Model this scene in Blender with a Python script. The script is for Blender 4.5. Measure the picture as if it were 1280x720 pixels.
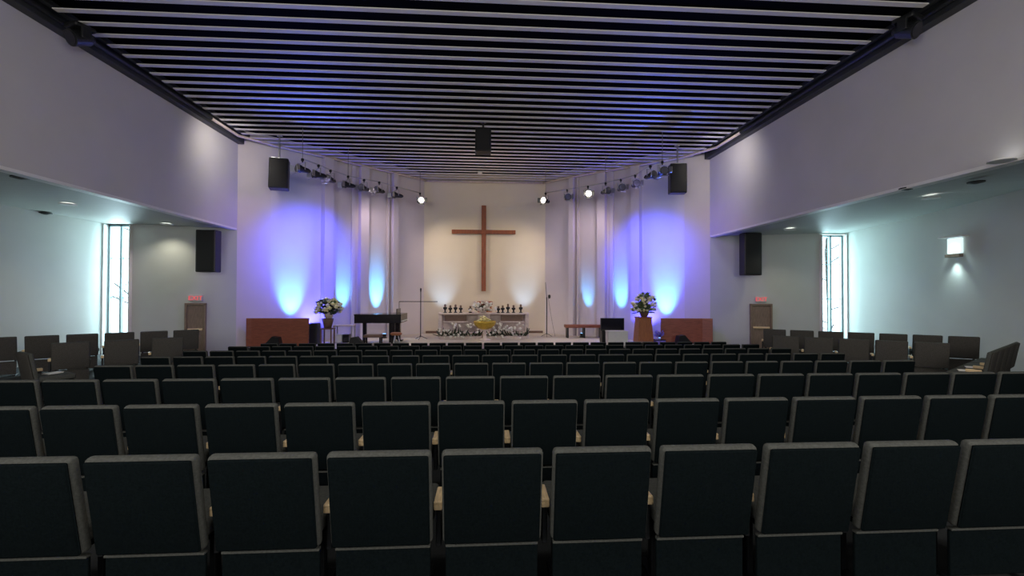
import bpy, bmesh, math, random
from mathutils import Vector, Matrix, Euler
random.seed(7)
S = bpy.context.scene
for o in list(bpy.data.objects): bpy.data.objects.remove(o)
C = S.collection

# ------------------------------------------------------------------ camera, world, exposure
F = 560.0; CAM = Vector((0, 0, 1.7))
YAW, PITCH, ROLL = math.radians(3.6), math.radians(0.75), 0.003
cam = bpy.data.cameras.new('camera'); cam.lens = F/1280*36; cam.sensor_width = 36; cam.clip_end = 200
camo = bpy.data.objects.new('camera', cam); C.objects.link(camo)
CM = (Matrix.Rotation(-YAW, 4, 'Z') @ Matrix.Rotation(math.pi/2+PITCH, 4, 'X') @ Matrix.Rotation(ROLL, 4, 'Z'))
camo.matrix_world = Matrix.Translation(CAM) @ CM
S.camera = camo
R3 = CM.to_3x3()
def ray(px, py): return R3 @ Vector(((px-640)/F, -(py-360)/F, -1))
def atY(px, py, Y):
    d = ray(px, py); return CAM + d*(Y/d.y)
def atZ(px, py, Z):
    d = ray(px, py); return CAM + d*((Z-CAM.z)/d.z)
def proj(x, y, z):
    v = R3.transposed() @ (Vector((x, y, z))-CAM); return 640-F*v.x/v.z
def XY(px, Y): return atY(px, 368, Y).x

S.view_settings.view_transform = 'Standard'; S.view_settings.look = 'None'
S.view_settings.gamma = 1; S.view_settings.use_curve_mapping = False
S.view_settings.exposure = 0.0
w = bpy.data.worlds.new('world'); S.world = w; w.use_nodes = True
w.node_tree.nodes['Background'].inputs[0].default_value = (0.80, 0.93, 1.0, 1)
w.node_tree.nodes['Background'].inputs[1].default_value = 4.0

def light(kind, loc, energy, color, target=None, parent=None, **kw):
    l = bpy.data.lights.new(kind.lower()+'_light', kind); l.energy = energy; l.color = color
    for k, v in kw.items(): setattr(l, k, v)
    o = bpy.data.objects.new(l.name, l); C.objects.link(o); o.location = loc
    if target is not None:
        o.rotation_euler = (Vector(target)-Vector(loc)).to_track_quat('-Z', 'Y').to_euler()
    return o
# added soft fill for the hall: unseen area lights behind and above the seats
for p, tgt, e in (((-4.5, -2.4, 3.4), (-1, 9, 6.7), 330), ((4.5, -2.4, 3.4), (1, 9, 6.7), 330)):
    light('AREA', p, e, (1.0, 0.95, 0.90), tgt, shape='RECTANGLE', size=5.0, size_y=2.4)
light('AREA', (0, 3.0, 6.5), 90, (1.0, 0.95, 0.88), (0, 3.6, 0), shape='RECTANGLE', size=9, size_y=1.0)
# daylight pouring in through the two tall windows (area lights stand outside the panes)
light('AREA', (-11.2, 15.2, 2.0), 360, (.72, .95, .98), (-10.2, 8, 1.2), shape='RECTANGLE', size=1.4, size_y=3.6)
light('AREA', (11.9, 15.8, 2.0), 360, (.66, .96, .98), (11.3, 8, 1.2), shape='RECTANGLE', size=1.4, size_y=3.6)

# ------------------------------------------------------------------ materials
def mat(name, col, rough=.6, metal=0, emit=None, es=1, spec=.5, noise=None, bump=None, alpha=None):
    m = bpy.data.materials.new(name); m.use_nodes = True
    nt = m.node_tree; b = nt.nodes['Principled BSDF']
    b.inputs['Base Color'].default_value = (*col, 1); b.inputs['Roughness'].default_value = rough
    b.inputs['Metallic'].default_value = metal; b.inputs['Specular IOR Level'].default_value = spec
    if emit: b.inputs['Emission Color'].default_value = (*emit, 1); b.inputs['Emission Strength'].default_value = es
    if noise:
        sc, amt, stretch = noise
        tc = nt.nodes.new('ShaderNodeTexCoord'); mp = nt.nodes.new('ShaderNodeMapping'); mp.inputs['Scale'].default_value = stretch
        n = nt.nodes.new('ShaderNodeTexNoise'); n.inputs['Scale'].default_value = sc; n.inputs['Detail'].default_value = 4
        r = nt.nodes.new('ShaderNodeValToRGB')
        r.color_ramp.elements[0].position = .3; r.color_ramp.elements[1].position = .7
        r.color_ramp.elements[0].color = (*[c*(1-amt) for c in col], 1); r.color_ramp.elements[1].color = (*[min(1, c*(1+amt)) for c in col], 1)
        nt.links.new(tc.outputs['Object'], mp.inputs[0]); nt.links.new(mp.outputs[0], n.inputs[0])
        nt.links.new(n.outputs['Fac'], r.inputs[0]); nt.links.new(r.outputs[0], b.inputs['Base Color'])
    if bump:
        sc, st, stretch = bump
        tc = nt.nodes.new('ShaderNodeTexCoord'); mp = nt.nodes.new('ShaderNodeMapping'); mp.inputs['Scale'].default_value = stretch
        n = nt.nodes.new('ShaderNodeTexNoise'); n.inputs['Scale'].default_value = sc
        bp = nt.nodes.new('ShaderNodeBump'); bp.inputs['Strength'].default_value = st; bp.inputs['Distance'].default_value = .02
        nt.links.new(tc.outputs['Object'], mp.inputs[0]); nt.links.new(mp.outputs[0], n.inputs[0])
        nt.links.new(n.outputs['Fac'], bp.inputs['Height']); nt.links.new(bp.outputs[0], b.inputs['Normal'])
    return m
W1 = (1, 1, 1)
M = dict(
 wall=mat('wall_paint', (.57, .55, .54), .8, noise=(1.2, .03, W1)),
 side=mat('side_wall_paint', (.55, .57, .54), .8, noise=(1.2, .03, W1)),
 stagewall=mat('stage_wall_paint', (.68, .62, .64), .75, noise=(1.5, .02, W1)),
 cream=mat('cream_wall_paint', (.78, .70, .56), .75, noise=(1.5, .02, W1)),
 soffit=mat('soffit_paint', (.40, .41, .39), .58, bump=(1.6, .9, (.25, 7, 1))),
 carpet=mat('carpet', (.008, .010, .011), .95, noise=(60, .3, W1)),
 stagefloor=mat('stage_floor', (.62, .55, .47), .5, noise=(5, .06, (1, 6, 1))),
 riser=mat('stage_riser', (.02, .02, .02), .7, noise=(20, .2, W1)),
 batten=mat('batten_paint', (.66, .64, .61), .6, noise=(2, .06, (.3, 1, 1))),
 plenum=mat('black_plenum', (.002, .002, .0022), .95, spec=.05, noise=(4, .3, W1)),
 trimdark=mat('dark_trim', (.025, .028, .03), .5, noise=(8, .2, W1)),
 rail=mat('rail_metal', (.22, .20, .18), .4, .5, noise=(8, .1, W1)),
 shell=mat('chair_back_fabric', (.0046, .0074, .0082), .95, spec=.03, noise=(90, .25, W1)),
 daylitshell=mat('daylit_chair_fabric', (.085, .080, .072), .9, spec=.1, noise=(90, .25, W1)),  # chair back fabric lightened, daylight from the windows put into its colour
 cushion=mat('chair_cushion_fabric', (.075, .078, .070), .9, spec=.15, noise=(80, .2, W1)),
 chairmetal=mat('chair_metal', (.012, .014, .016), .5, .3, noise=(30, .2, W1)),
 armwood=mat('armrest_wood', (.78, .58, .32), .45, noise=(10, .2, (8, 1, 8))),
 crosswood=mat('cross_wood', (.26, .065, .018), .45, noise=(6, .35, (6, 6, .6))),
 redwood=mat('red_brown_wood', (.28, .085, .045), .4, noise=(5, .2, (1, 1, 6))),
 stand=mat('stand_wood', (.36, .13, .05), .45, noise=(6, .2, (6, 6, 1))),
 doorwood=mat('door_wood', (.22, .16, .11), .5, noise=(6, .2, (6, 6, 1))),
 black=mat('black_plastic', (.008, .009, .010), .45, noise=(30, .2, W1)),
 grille=mat('speaker_grille', (.006, .006, .0055), .6, noise=(120, .5, W1)),
 blackgloss=mat('piano_lacquer', (.012, .009, .013), .18, noise=(10, .1, W1)),
 steel=mat('bright_steel', (.5, .5, .5), .3, .9, noise=(12, .05, W1)),
 white=mat('white_paint', (.75, .74, .72), .5, noise=(10, .03, W1)),
 paper=mat('paper', (.8, .78, .74), .7, noise=(20, .03, W1)),
 stone=mat('pale_table_paint', (.62, .52, .48), .6, noise=(14, .12, W1)),
 darkpanel=mat('table_panel_wood', (.16, .09, .06), .5, noise=(6, .2, (1, 6, 6))),
 gold=mat('gold_bowl', (.55, .38, .06), .38, .7, noise=(20, .15, W1)),
 leaf=mat('leaf_green', (.09, .14, .04), .6, noise=(14, .4, W1)),
 leafdark=mat('dark_leaf', (.03, .045, .025), .6, noise=(14, .4, W1)),
 petal=mat('cream_petal', (.80, .76, .42), .6, noise=(14, .12, W1)),
 petalw=mat('white_petal', (.85, .83, .78), .6, noise=(14, .06, W1)),
 purple=mat('purple_ribbon', (.22, .18, .7), .35, noise=(8, .4, W1)),
 lens=mat('lamp_lens', (.25, .25, .27), .15, .6),
 lenslit=mat('lit_lamp_lens', (.9, .9, .9), .2, emit=(1, .93, .80), es=6),
 diffuser=mat('downlight_diffuser', (.9, .9, .9), .3, emit=(.95, 1, .97), es=2.2),
 sconce=mat('sconce_glow', (.9, .9, .9), .4, emit=(.72, .95, 1), es=.9),
 exitred=mat('exit_red', (.5, .05, .05), .4, emit=(1, .12, .13), es=.7),
 screen=mat('screen_glass', (.012, .012, .02), .15, noise=(3, .1, W1)),
 bluelens=mat('blue_lens', (.2, .4, 1), .3, emit=(.2, .5, 1), es=3),
 snow=mat('snowy_ground', (.85, .88, .92), .9, noise=(1, .04, W1)),
 bark=mat('bark', (.06, .055, .05), .9, noise=(8, .3, W1)),
 frame=mat('window_frame_paint', (.30, .42, .46), .5, noise=(8, .06, W1)),
)
g = bpy.data.materials.new('clear_glass'); g.use_nodes = True
nt = g.node_tree; nt.nodes.clear(); o_ = nt.nodes.new('ShaderNodeOutputMaterial'); tr = nt.nodes.new('ShaderNodeBsdfTransparent')
gl = nt.nodes.new('ShaderNodeBsdfGlossy'); gl.inputs['Roughness'].default_value = .02; mx = nt.nodes.new('ShaderNodeMixShader'); mx.inputs[0].default_value = .06
tr.inputs[0].default_value = (.93, .98, 1, 1)
nt.links.new(tr.outputs[0], mx.inputs[1]); nt.links.new(gl.outputs[0], mx.inputs[2]); nt.links.new(mx.outputs[0], o_.inputs[0])
M['glass'] = g

# ------------------------------------------------------------------ mesh helpers
def box(bm, c, s, bev=0, rot=None, seg=2):
    """box centred at c with full size s"""
    r = bmesh.ops.create_cube(bm, size=1); vs = r['verts']
    for v in vs: v.co = Vector((v.co.x*s[0], v.co.y*s[1], v.co.z*s[2]))
    if bev > 0:
        es = list({e for v in vs for e in v.link_edges})
        r2 = bmesh.ops.bevel(bm, geom=es, offset=bev, segments=seg, affect='EDGES', profile=.5)
        vs = list({v for f in r2['faces'] for v in f.verts} | {v for v in vs if v.is_valid})
    mt = Matrix.Translation(Vector(c)) @ (rot.to_4x4() if rot is not None else Matrix.Identity(4))
    for v in vs: v.co = mt @ v.co
    return vs
def cyl(bm, p0, p1, r0, r1=None, n=14, caps=True):
    p0, p1 = Vector(p0), Vector(p1); r1 = r0 if r1 is None else r1
    d = (p1-p0); q = d.to_track_quat('Z', 'Y').to_matrix()
    A, B = [], []
    for i in range(n):
        a = 2*math.pi*i/n; u = q @ Vector((math.cos(a), math.sin(a), 0))
        A.append(bm.verts.new(p0+u*r0)); B.append(bm.verts.new(p1+u*r1))
    for i in range(n):
        j = (i+1) % n; bm.faces.new((A[i], A[j], B[j], B[i]))
    if caps: bm.faces.new(A[::-1]); bm.faces.new(B)
def tube(bm, pts, r, n=8):
    pts = [Vector(p) for p in pts]; rings = []
    for k, p in enumerate(pts):
        d = (pts[min(k+1, len(pts)-1)]-pts[max(k-1, 0)]).normalized(); q = d.to_track_quat('Z', 'Y').to_matrix()
        rings.append([bm.verts.new(p+q @ Vector((math.cos(2*math.pi*i/n), math.sin(2*math.pi*i/n), 0))*r) for i in range(n)])
    for a, b in zip(rings, rings[1:]):
        for i in range(n): j = (i+1) % n; bm.faces.new((a[i], a[j], b[j], b[i]))
    bm.faces.new(rings[0][::-1]); bm.faces.new(rings[-1])
def lathe(bm, prof, c=(0, 0, 0), n=20):
    c = Vector(c); rings = []
    for r, z in prof:
        rings.append([bm.verts.new(c+Vector((r*math.cos(2*math.pi*i/n), r*math.sin(2*math.pi*i/n), z))) for i in range(n)])
    for a, b in zip(rings, rings[1:]):
        for i in range(n): j = (i+1) % n; bm.faces.new((a[i], a[j], b[j], b[i]))
    bm.faces.new(rings[0][::-1]); bm.faces.new(rings[-1])
def prism(bm, poly, z0, z1):
    """poly: list of (x, y); extruded z0..z1 (z0, z1 may be callables of (x, y))"""
    f0 = z0 if callable(z0) else (lambda x, y: z0); f1 = z1 if callable(z1) else (lambda x, y: z1)
    a = [bm.verts.new((x, y, f0(x, y))) for x, y in poly]; b = [bm.verts.new((x, y, f1(x, y))) for x, y in poly]
    n = len(poly)
    for i in range(n): j = (i+1) % n; bm.faces.new((a[i], a[j], b[j], b[i]))
    bm.faces.new(a[::-1]); bm.faces.new(b)
def obj(name, fn, m, parent=None, loc=None, smooth=False):
    bm = bmesh.new(); fn(bm); bmesh.ops.recalc_face_normals(bm, faces=bm.faces[:])
    me = bpy.data.meshes.new(name); bm.to_mesh(me); bm.free()
    me.materials.append(M[m] if isinstance(m, str) else m)
    if smooth:
        for p in me.polygons: p.use_smooth = True
    o = bpy.data.objects.new(name, me); C.objects.link(o)
    if parent: o.parent = parent
    if loc is not None: o.location = loc
    return o
def thing(name, label, cat, loc=(0, 0, 0), rz=0, group=None):
    o = bpy.data.objects.new(name, None); C.objects.link(o); o.empty_display_size = .1
    o.location = loc; o.rotation_euler = (0, 0, rz); o['label'] = label; o['category'] = cat
    if group: o['group'] = group
    return o
def tag(o, label, cat, group=None):
    o['label'] = label; o['category'] = cat
    if group: o['group'] = group
    return o
KIDS = {}
def copy_tree(o, parent=None, kids=None):
    c = o.copy(); C.objects.link(c)
    if parent: c.parent = parent
    for ch in list(o.children): copy_tree(ch, c)
    return c
def struct(name, fn, m, **k):
    o = obj(name, fn, m, **k); o['kind'] = 'structure'; return o

# ------------------------------------------------------------------ the room
ZC = 6.7          # underside of the slatted ceiling
ZS = 3.77         # lower edge of the upper side walls
ZST = -.05        # stage floor
def floor_z(Y): return 0.0 if Y < 4.2 else max(-.60, -.066*(Y-4.2))
def fl(bm):
    ys = [-3.2, 4.2, 13.3, 21.2]
    rows = [[bm.verts.new((x, y, floor_z(y)+dz)) for x in (-14, 14)] for dz in (0, -.2) for y in ys]
    n = len(ys)
    for i in range(n-1):
        bm.faces.new((rows[i][0], rows[i][1], rows[i+1][1], rows[i+1][0]))
        bm.faces.new((rows[n+i][0], rows[n+i][1], rows[n+i+1][1], rows[n+i+1][0]))
        for s in (0, 1): bm.faces.new((rows[i][s], rows[i+1][s], rows[n+i+1][s], rows[n+i][s]))
    for i in (0, n-1): bm.faces.new((rows[i][0], rows[i][1], rows[n+i][1], rows[n+i][0]))
struct('floor', fl, 'carpet')
def wall_seg(bm, p, q, z0, z1, t=.15, side=1):
    p, q = Vector((*p, 0)), Vector((*q, 0)); d = (q-p).normalized(); nrm = Vector((-d.y, d.x, 0))*t*side
    prism(bm, [(p.x, p.y), (q.x, q.y), (q.x+nrm.x, q.y+nrm.y), (p.x+nrm.x, p.y+nrm.y)], z0, z1)
XL, XR = -8.0, 8.08
YL, YR = 15.05, 15.55
WL, WR = -11.45, 12.45     # outer side walls
# upper side walls, hanging down to the aisle ceilings
struct('wall_upper_left', lambda bm: wall_seg(bm, (XL, -3.2), (XL, YL), ZS, ZC+.6, .2, 1), 'wall')
struct('wall_upper_right', lambda bm: wall_seg(bm, (XR, -3.2), (XR, YR), ZS, ZC+.6, .2, -1), 'wall')
struct('wall_rear', lambda bm: wall_seg(bm, (-14, -3.2), (14, -3.2), -.2, ZC+.8, .2, -1), 'wall')
# stage walls
SL = [(XL, YL), (-7.2, 15.6), (-5.95, 16.75), (-3.65, 18.95), (-2.65, 20.0)]
SR = [(XR, YR), (7.3, 15.9), (6.1, 16.95), (3.75, 18.95), (2.75, 20.0)]
def poly_wall(bm, pts, side, t=.2):
    for a, b in zip(pts, pts[1:]): wall_seg(bm, a, b, ZST-.6, ZC+.6, t, side)
struct('wall_stage_left', lambda bm: poly_wall(bm, SL, 1), 'stagewall')
struct('wall_stage_right', lambda bm: poly_wall(bm, SR, -1), 'stagewall')
struct('wall_stage_centre', lambda bm: wall_seg(bm, SL[-1], SR[-1], ZST-.6, ZC+.6, .2, 1), 'cream')
# aisle walls
EL = (atY(166, 300, 14.3).x, 14.3); ER = (atY(1024, 300, 14.7).x, 14.7)
struct('wall_left', lambda bm: wall_seg(bm, (WL, -3.2), (WL, 14.3), -.8, ZC, .2, 1), 'side')
struct('wall_right', lambda bm: wall_seg(bm, (WR, -3.2), (WR, 14.7), -.8, ZC, .2, -1), 'side')
struct('wall_end_left', lambda bm: wall_seg(bm, EL, (XL, YL), -.8, ZC-2, .22, 1), 'side')
struct('wall_end_right', lambda bm: wall_seg(bm, ER, (XR, YR), -.8, ZC-2, .22, -1), 'side')
# walls above the tall windows
struct('wall_window_left', lambda bm: wall_seg(bm, (WL-.2, 14.3), EL, ZS+.02, ZC-2, .22, 1), 'side')
struct('wall_window_right', lambda bm: wall_seg(bm, (WR+.2, 14.7), ER, ZS+.02, ZC-2, .22, -1), 'side')
# aisle ceilings (soffits)
def sof(bm, s, X0, Xo, Y1, zf):
    ys = [-3.2, 2, 6, 8, 9.5, 11, 12.5, Y1]; nx = 4; g = []
    for y in ys: g.append([bm.verts.new((X0+(Xo-X0)*i/nx, y, zf(i/nx, y))) for i in range(nx+1)])
    for a, b in zip(g, g[1:]):
        for i in range(nx): bm.faces.new((a[i], a[i+1], b[i+1], b[i]))
    r = bmesh.ops.extrude_face_region(bm, geom=bm.faces[:])
    for v in r['geom']:
        if isinstance(v, bmesh.types.BMVert): v.co.z += .15
def zl(u, y): return ZS + .02
def zr(u, y): return ZS + .02 + .42*u*max(0, min(1, (14.5-y)/5.5))
struct('ceiling_left', lambda bm: sof(bm, -1, XL-.02, WL-.1, 15.2, zl), 'soffit')
struct('ceiling_right', lambda bm: sof(bm, 1, XR+.02, WR+.1, 15.6, zr), 'soffit')
# white edge strip along the bottom of the upper walls
struct('trim_left', lambda bm: wall_seg(bm, (XL+.015, -3.1), (XL+.015, YL-.05), ZS-.03, ZS+.03, .2, 1), 'white')
struct('trim_right', lambda bm: wall_seg(bm, (XR-.015, -3.1), (XR-.015, YR-.05), ZS-.03, ZS+.03, .2, -1), 'white')

# slatted ceiling
ceil = struct('ceiling', lambda bm: prism(bm, [(-8, -3), (8, -3), (8, 16), (3.1, 20), (-3.0, 20), (-8, 15.5)], ZC+.32, ZC+.42), 'plenum')
def xlim(Y, side):
    pts = SL if side < 0 else SR
    if Y <= pts[0][1]: return side*7.62
    for a, b in zip(pts, pts[1:]):
        if a[1] <= Y <= b[1]:
            x = a[0]+(b[0]-a[0])*(Y-a[1])/(b[1]-a[1]); return (max(-7.62, x+.22) if side < 0 else min(7.62, x-.22))
    return side*2.5
y = -2.4
while y < 19.9:
    a, b = xlim(y, -1), xlim(y, 1)
    bt = obj('ceiling_batten', lambda bm: box(bm, ((a+b)/2, y, ZC+.015), (b-a, .118, .02), .005, seg=1), 'batten', ceil)
    y += .385
# dark channel and lighting rail running along both edges of the ceiling
def edge(bm, s):
    X = XL if s < 0 else XR; Y1 = YL if s < 0 else YR
    box(bm, (X-s*.10, (Y1-3)/2, ZC-.02), (.20, Y1+3, .28), .01)
    box(bm, (X-s*.33, (Y1-3)/2, ZC+.10), (.10, Y1+3, .10), .01)
for s, nm in ((-1, 'trim_ceiling_left'), (1, 'trim_ceiling_right')): struct(nm, lambda bm: edge(bm, s), 'trimdark')
def cov(bm, s):
    pts = SL if s < 0 else SR
    P = [Vector((p[0]-s*.12, p[1]-.14, ZC-.03)) for p in pts]
    P = [Vector((P[0].x-s*.12, 13.2, ZC-.03)), Vector((P[0].x-s*.12, 14.6, ZC-.03))] + P[1:]
    # smooth the corners
    Q = []
    for a, b, c in zip(P, P[1:], P[2:]):
        Q += [b.lerp(a, min(.35, .6/(b-a).length)), b, b.lerp(c, min(.35, .6/(c-b).length))]
    Q = [P[0]] + Q + [P[-1]]
    tube(bm, Q, .045)
for s, nm in ((-1, 'trim_cove_left'), (1, 'trim_cove_right')): struct(nm, lambda bm: cov(bm, s), 'stone', smooth=True)
for s, nm in ((-1, 'trim_side_left'), (1, 'trim_side_right')):
    xx = (XL if s < 0 else XR)-s*.24; struct(nm, lambda bm: tube(bm, [(xx, -2.8, ZC-.03), (xx, 13.2, ZC-.03)], .045), 'trimdark', smooth=True)
struct('trim_cove_centre', lambda bm: tube(bm, [(-2.6, 19.86, ZC-.03), (2.7, 19.86, ZC-.03)], .045), 'stone', smooth=True)

# stage platform
STG = [(-7.9, 15.1), (-6.9, 14.6), (-3, 14.3), (3, 14.3), (6.9, 14.6), (7.95, 15.2), (7.95, 15.5), (7.25, 15.85), (6.05, 16.9), (3.7, 18.9), (2.7, 19.98), (-2.6, 19.98), (-3.6, 18.9), (-5.9, 16.7), (-7.15, 15.55), (-7.9, 15.15)]
struct('floor_stage', lambda bm: prism(bm, STG, -.62, ZST), 'stagefloor')
struct('trim_stage_edge', lambda bm: [wall_seg(bm, a, b, -.6, ZST+.005, .04, -1) for a, b in zip(STG[:6], STG[1:6])], 'riser')
struct('baseboard_stage', lambda bm: box(bm, (0.05, 19.975, ZST+.05), (5.2, .03, .1), .005), 'darkpanel')

# pilaster screens standing in front of the angled stage walls
def along(pts, i, u, off):
    a, b = Vector(pts[i]), Vector(pts[i+1]); d = (b-a).normalized(); n = Vector((d.y, -d.x))
    if n.y > 0: n = -n
    p = a+d*u+n*off; return (p.x, p.y)
def pil(pts, u0, u1, depth):
    return lambda bm: prism(bm, [along(pts, 2, u0, .0), along(pts, 2, u1, .0), along(pts, 2, u1, depth), along(pts, 2, u0, depth)], ZST, ZC-.08)
n = 1
for pts in (SL, SR):
    for u0, u1, dp in ((0, .34, .30), (.40, .52, .14), (1.15, 1.30, .10), (1.45, 1.80, .24), (2.72, 2.80, .10), (2.88, 3.10, .26)):
        struct('trim_%d' % n, pil(pts, u0, u1, dp), 'stagewall'); n += 1

# ------------------------------------------------------------------ windows, with the snowy garden outside
def window(name, x0, x1, Y, s):
    cx = (x0+x1)/2; wd = x1-x0; zb, zt = -.55, ZS
    root = struct(name, lambda bm: [box(bm, (x, Y+.12, (zb+zt)/2), (.06, .10, zt-zb), .006) for x in (x0+.03, cx, x1-.03)]
        + [box(bm, (cx, Y+.12, z), (wd, .10, .06), .006) for z in (zb+.03, zt-.03)], 'frame')
    obj('pane', lambda bm: box(bm, (cx, Y+.13, (zb+zt)/2), (wd-.1, .012, zt-zb-.1)), 'glass', root)
    for z in (.35, 1.55, 2.75):
        obj('glazing_bar', lambda bm: box(bm, (cx, Y+.15, z), (wd-.1, .03, .028), .004), 'frame', root)
    obj('window_sill', lambda bm: box(bm, (cx, Y-.02, zb+.02), (wd, .18, .05), .008), 'white', root)
    obj('reveal', lambda bm: [box(bm, (x0-.0 if s < 0 else x0+.0, Y+.02, (zb+zt)/2), (.035, .26, zt-zb), .004), box(bm, (x1, Y+.02, (zb+zt)/2), (.035, .26, zt-zb), .004)], 'white', root)
wl0 = WL+.02; window('window_1', wl0, EL[0]-.02, 14.3, -1)
window('window_2', ER[0]+.02, WR-.02, 14.7, 1)
struct('ground', lambda bm: box(bm, (0, 32, -1.2), (80, 34, .3)), 'snow')
def tree(x, y, h, seed, label):
    rnd = random.Random(seed)
    def tr(bm):
        tube(bm, [(0, 0, 0), (.05, .02, h*.4), (-.04, 0, h*.75), (.02, 0, h)], .07, 7)
        for k in range(8):
            z = h*(.2+.75*rnd.random()); a = rnd.random()*6.28; L = .5+rnd.random()*.9
            d = Vector((math.cos(a), math.sin(a), .35)); p = Vector((0, 0, z))
            tube(bm, [p, p+d*L*.5, p+d*L+Vector((0, 0, .1))], .022, 5)
            for q in range(3):
                e = Vector((rnd.uniform(-1, 1), rnd.uniform(-1, 1), rnd.uniform(-.2, .8)))
                b = p+d*L*(.4+.2*q); tube(bm, [b, b+e*.4], .010, 4)
    o = obj('bare_tree', tr, 'bark', None, (x, y, -1.05)); tag(o, label, 'tree', 'bare trees outside the windows')
tree(-12.9, 17.6, 6, 3, 'bare winter tree outside the tall left window')
tree(13.9, 17.3, 6, 5, 'bare winter tree with thin branches outside the right window')

# ------------------------------------------------------------------ doors and exit signs by the stage
def lerp2(a, b, u): return (a[0]+(b[0]-a[0])*u, a[1]+(b[1]-a[1])*u)
def end_frame(a, b): # local frame on an end wall
    a, b = Vector(a), Vector(b); return math.atan2(b.y-a.y, b.x-a.x)
def on_wall(px, a, b):
    # point on wall a-b seen at column px
    d = ray(px, 360); a, b = Vector(a), Vector(b); e = b-a
    t = (a.x*d.y-a.y*d.x)/(e.y*d.x-e.x*d.y); p = a+e*t
    return p
for px0, px1, a, b, nm, side in ((235, 256, EL, (XL, YL), 'door_1', 'left'), (939, 962, (XR, YR), ER, 'door_2', 'right')):
    p, q = on_wall(px0, a, b), on_wall(px1, a, b); mid = (p+q)/2; wd = (q-p).length; rz = end_frame(a, b)
    d = struct(nm, lambda bm: box(bm, (0, -.03, .95), (wd, .06, 1.92), .008), 'doorwood', loc=(mid.x, mid.y, -.6)); d.rotation_euler.z = rz
    obj('door_frame', lambda bm: [box(bm, (sx*(wd/2+.03), -.05, .97), (.06, .1, 1.98), .006) for sx in (-1, 1)] + [box(bm, (0, -.05, 1.95), (wd+.12, .1, .06), .006)], 'doorwood', d)
    obj('push_bar', lambda bm: box(bm, (0, -.09, 1.15), (wd*.9, .05, .06), .012), 'armwood', d)
    e = thing('exit_sign', 'small glowing red exit sign above the brown door %s of the stage' % side, 'sign', (mid.x, mid.y, 1.42), rz, 'red exit signs')
    obj('housing', lambda bm: box(bm, (0, -.05, .12), (.36, .07, .2), .01), 'side', e)
    cu = bpy.data.curves.new('lettering', 'FONT'); cu.body = 'EXIT'; cu.size = .19; cu.extrude = .004; cu.align_x = 'CENTER'
    t = bpy.data.objects.new('lettering', cu); C.objects.link(t)
    bpy.context.view_layer.update(); me = bpy.data.meshes.new_from_object(t); bpy.data.objects.remove(t)
    me.materials.append(M['exitred']); t = bpy.data.objects.new('lettering', me); C.objects.link(t)
    t.parent = e; t.location = (0, -.092, .055); t.rotation_euler = (math.pi/2, 0, 0); t['label'] = 'glowing red EXIT letters'

# ------------------------------------------------------------------ chairs
def make_chair(label, pitch=.57):
    shell = 'daylitshell' if pitch == .60 else 'shell'
    t = thing('auditorium_chair', label, 'chair')
    rec = Matrix.Rotation(math.radians(10), 3, 'X')   # top leans back (towards -y)
    wd = pitch-.054
    obj('back_cushion', lambda bm: box(bm, (0, -.005, .61), (wd, .06, .53), .022, rec, 3), 'cushion', t, smooth=True)
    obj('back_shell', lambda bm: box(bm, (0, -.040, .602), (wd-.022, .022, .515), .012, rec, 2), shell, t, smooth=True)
    obj('seat', lambda bm: box(bm, (0, .27, .435), (wd-.01, .46, .09), .03, None, 3), 'cushion', t, smooth=True)
    obj('seat_pan', lambda bm: box(bm, (0, .25, .375), (wd-.04, .44, .035), .01), 'shell', t)
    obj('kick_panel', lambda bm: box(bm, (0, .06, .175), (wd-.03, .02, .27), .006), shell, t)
    obj('lower_rail', lambda bm: box(bm, (0, .055, .318), (wd-.03, .035, .014), .004), 'cushion', t)
    obj('armrest', lambda bm: box(bm, (-pitch/2, .14, .535), (.048, .20, .05), .008), 'armwood', t)
    obj('arm_post', lambda bm: box(bm, (-pitch/2, .15, .405), (.03, .16, .21), .006), 'chairmetal', t)
    for sx in (-1, 1):
        obj('leg', lambda bm: (box(bm, (sx*(wd/2-.05), .2, .19), (.035, .06, .36), .006), box(bm, (sx*(wd/2-.05), .2, .012), (.05, .36, .024), .006)), 'chairmetal', t)
    return t
ORD = ['first', 'second', 'third', 'fourth', 'fifth', 'sixth', 'seventh', 'eighth', 'ninth', 'tenth', 'eleventh', 'twelfth', 'thirteenth', 'fourteenth',
       'fifteenth', 'sixteenth', 'seventeenth', 'eighteenth', 'nineteenth', 'twentieth', 'twenty-first', 'twenty-second', 'twenty-third', 'twenty-fourth',
       'twenty-fifth', 'twenty-sixth', 'twenty-seventh', 'twenty-eighth', 'twenty-ninth', 'thirtieth']
PROTO = {}
def chair(x, y, z, rz, label, group, pitch):
    if pitch not in PROTO:
        c = make_chair(label, pitch); PROTO[pitch] = c
        c.location = (x, y, z); c.rotation_euler.z = rz
    else:
        c = copy_tree(PROTO[pitch]); c.location = (x, y, z); c.rotation_euler.z = rz
    c['label'] = label; c['group'] = group
    return c
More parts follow.
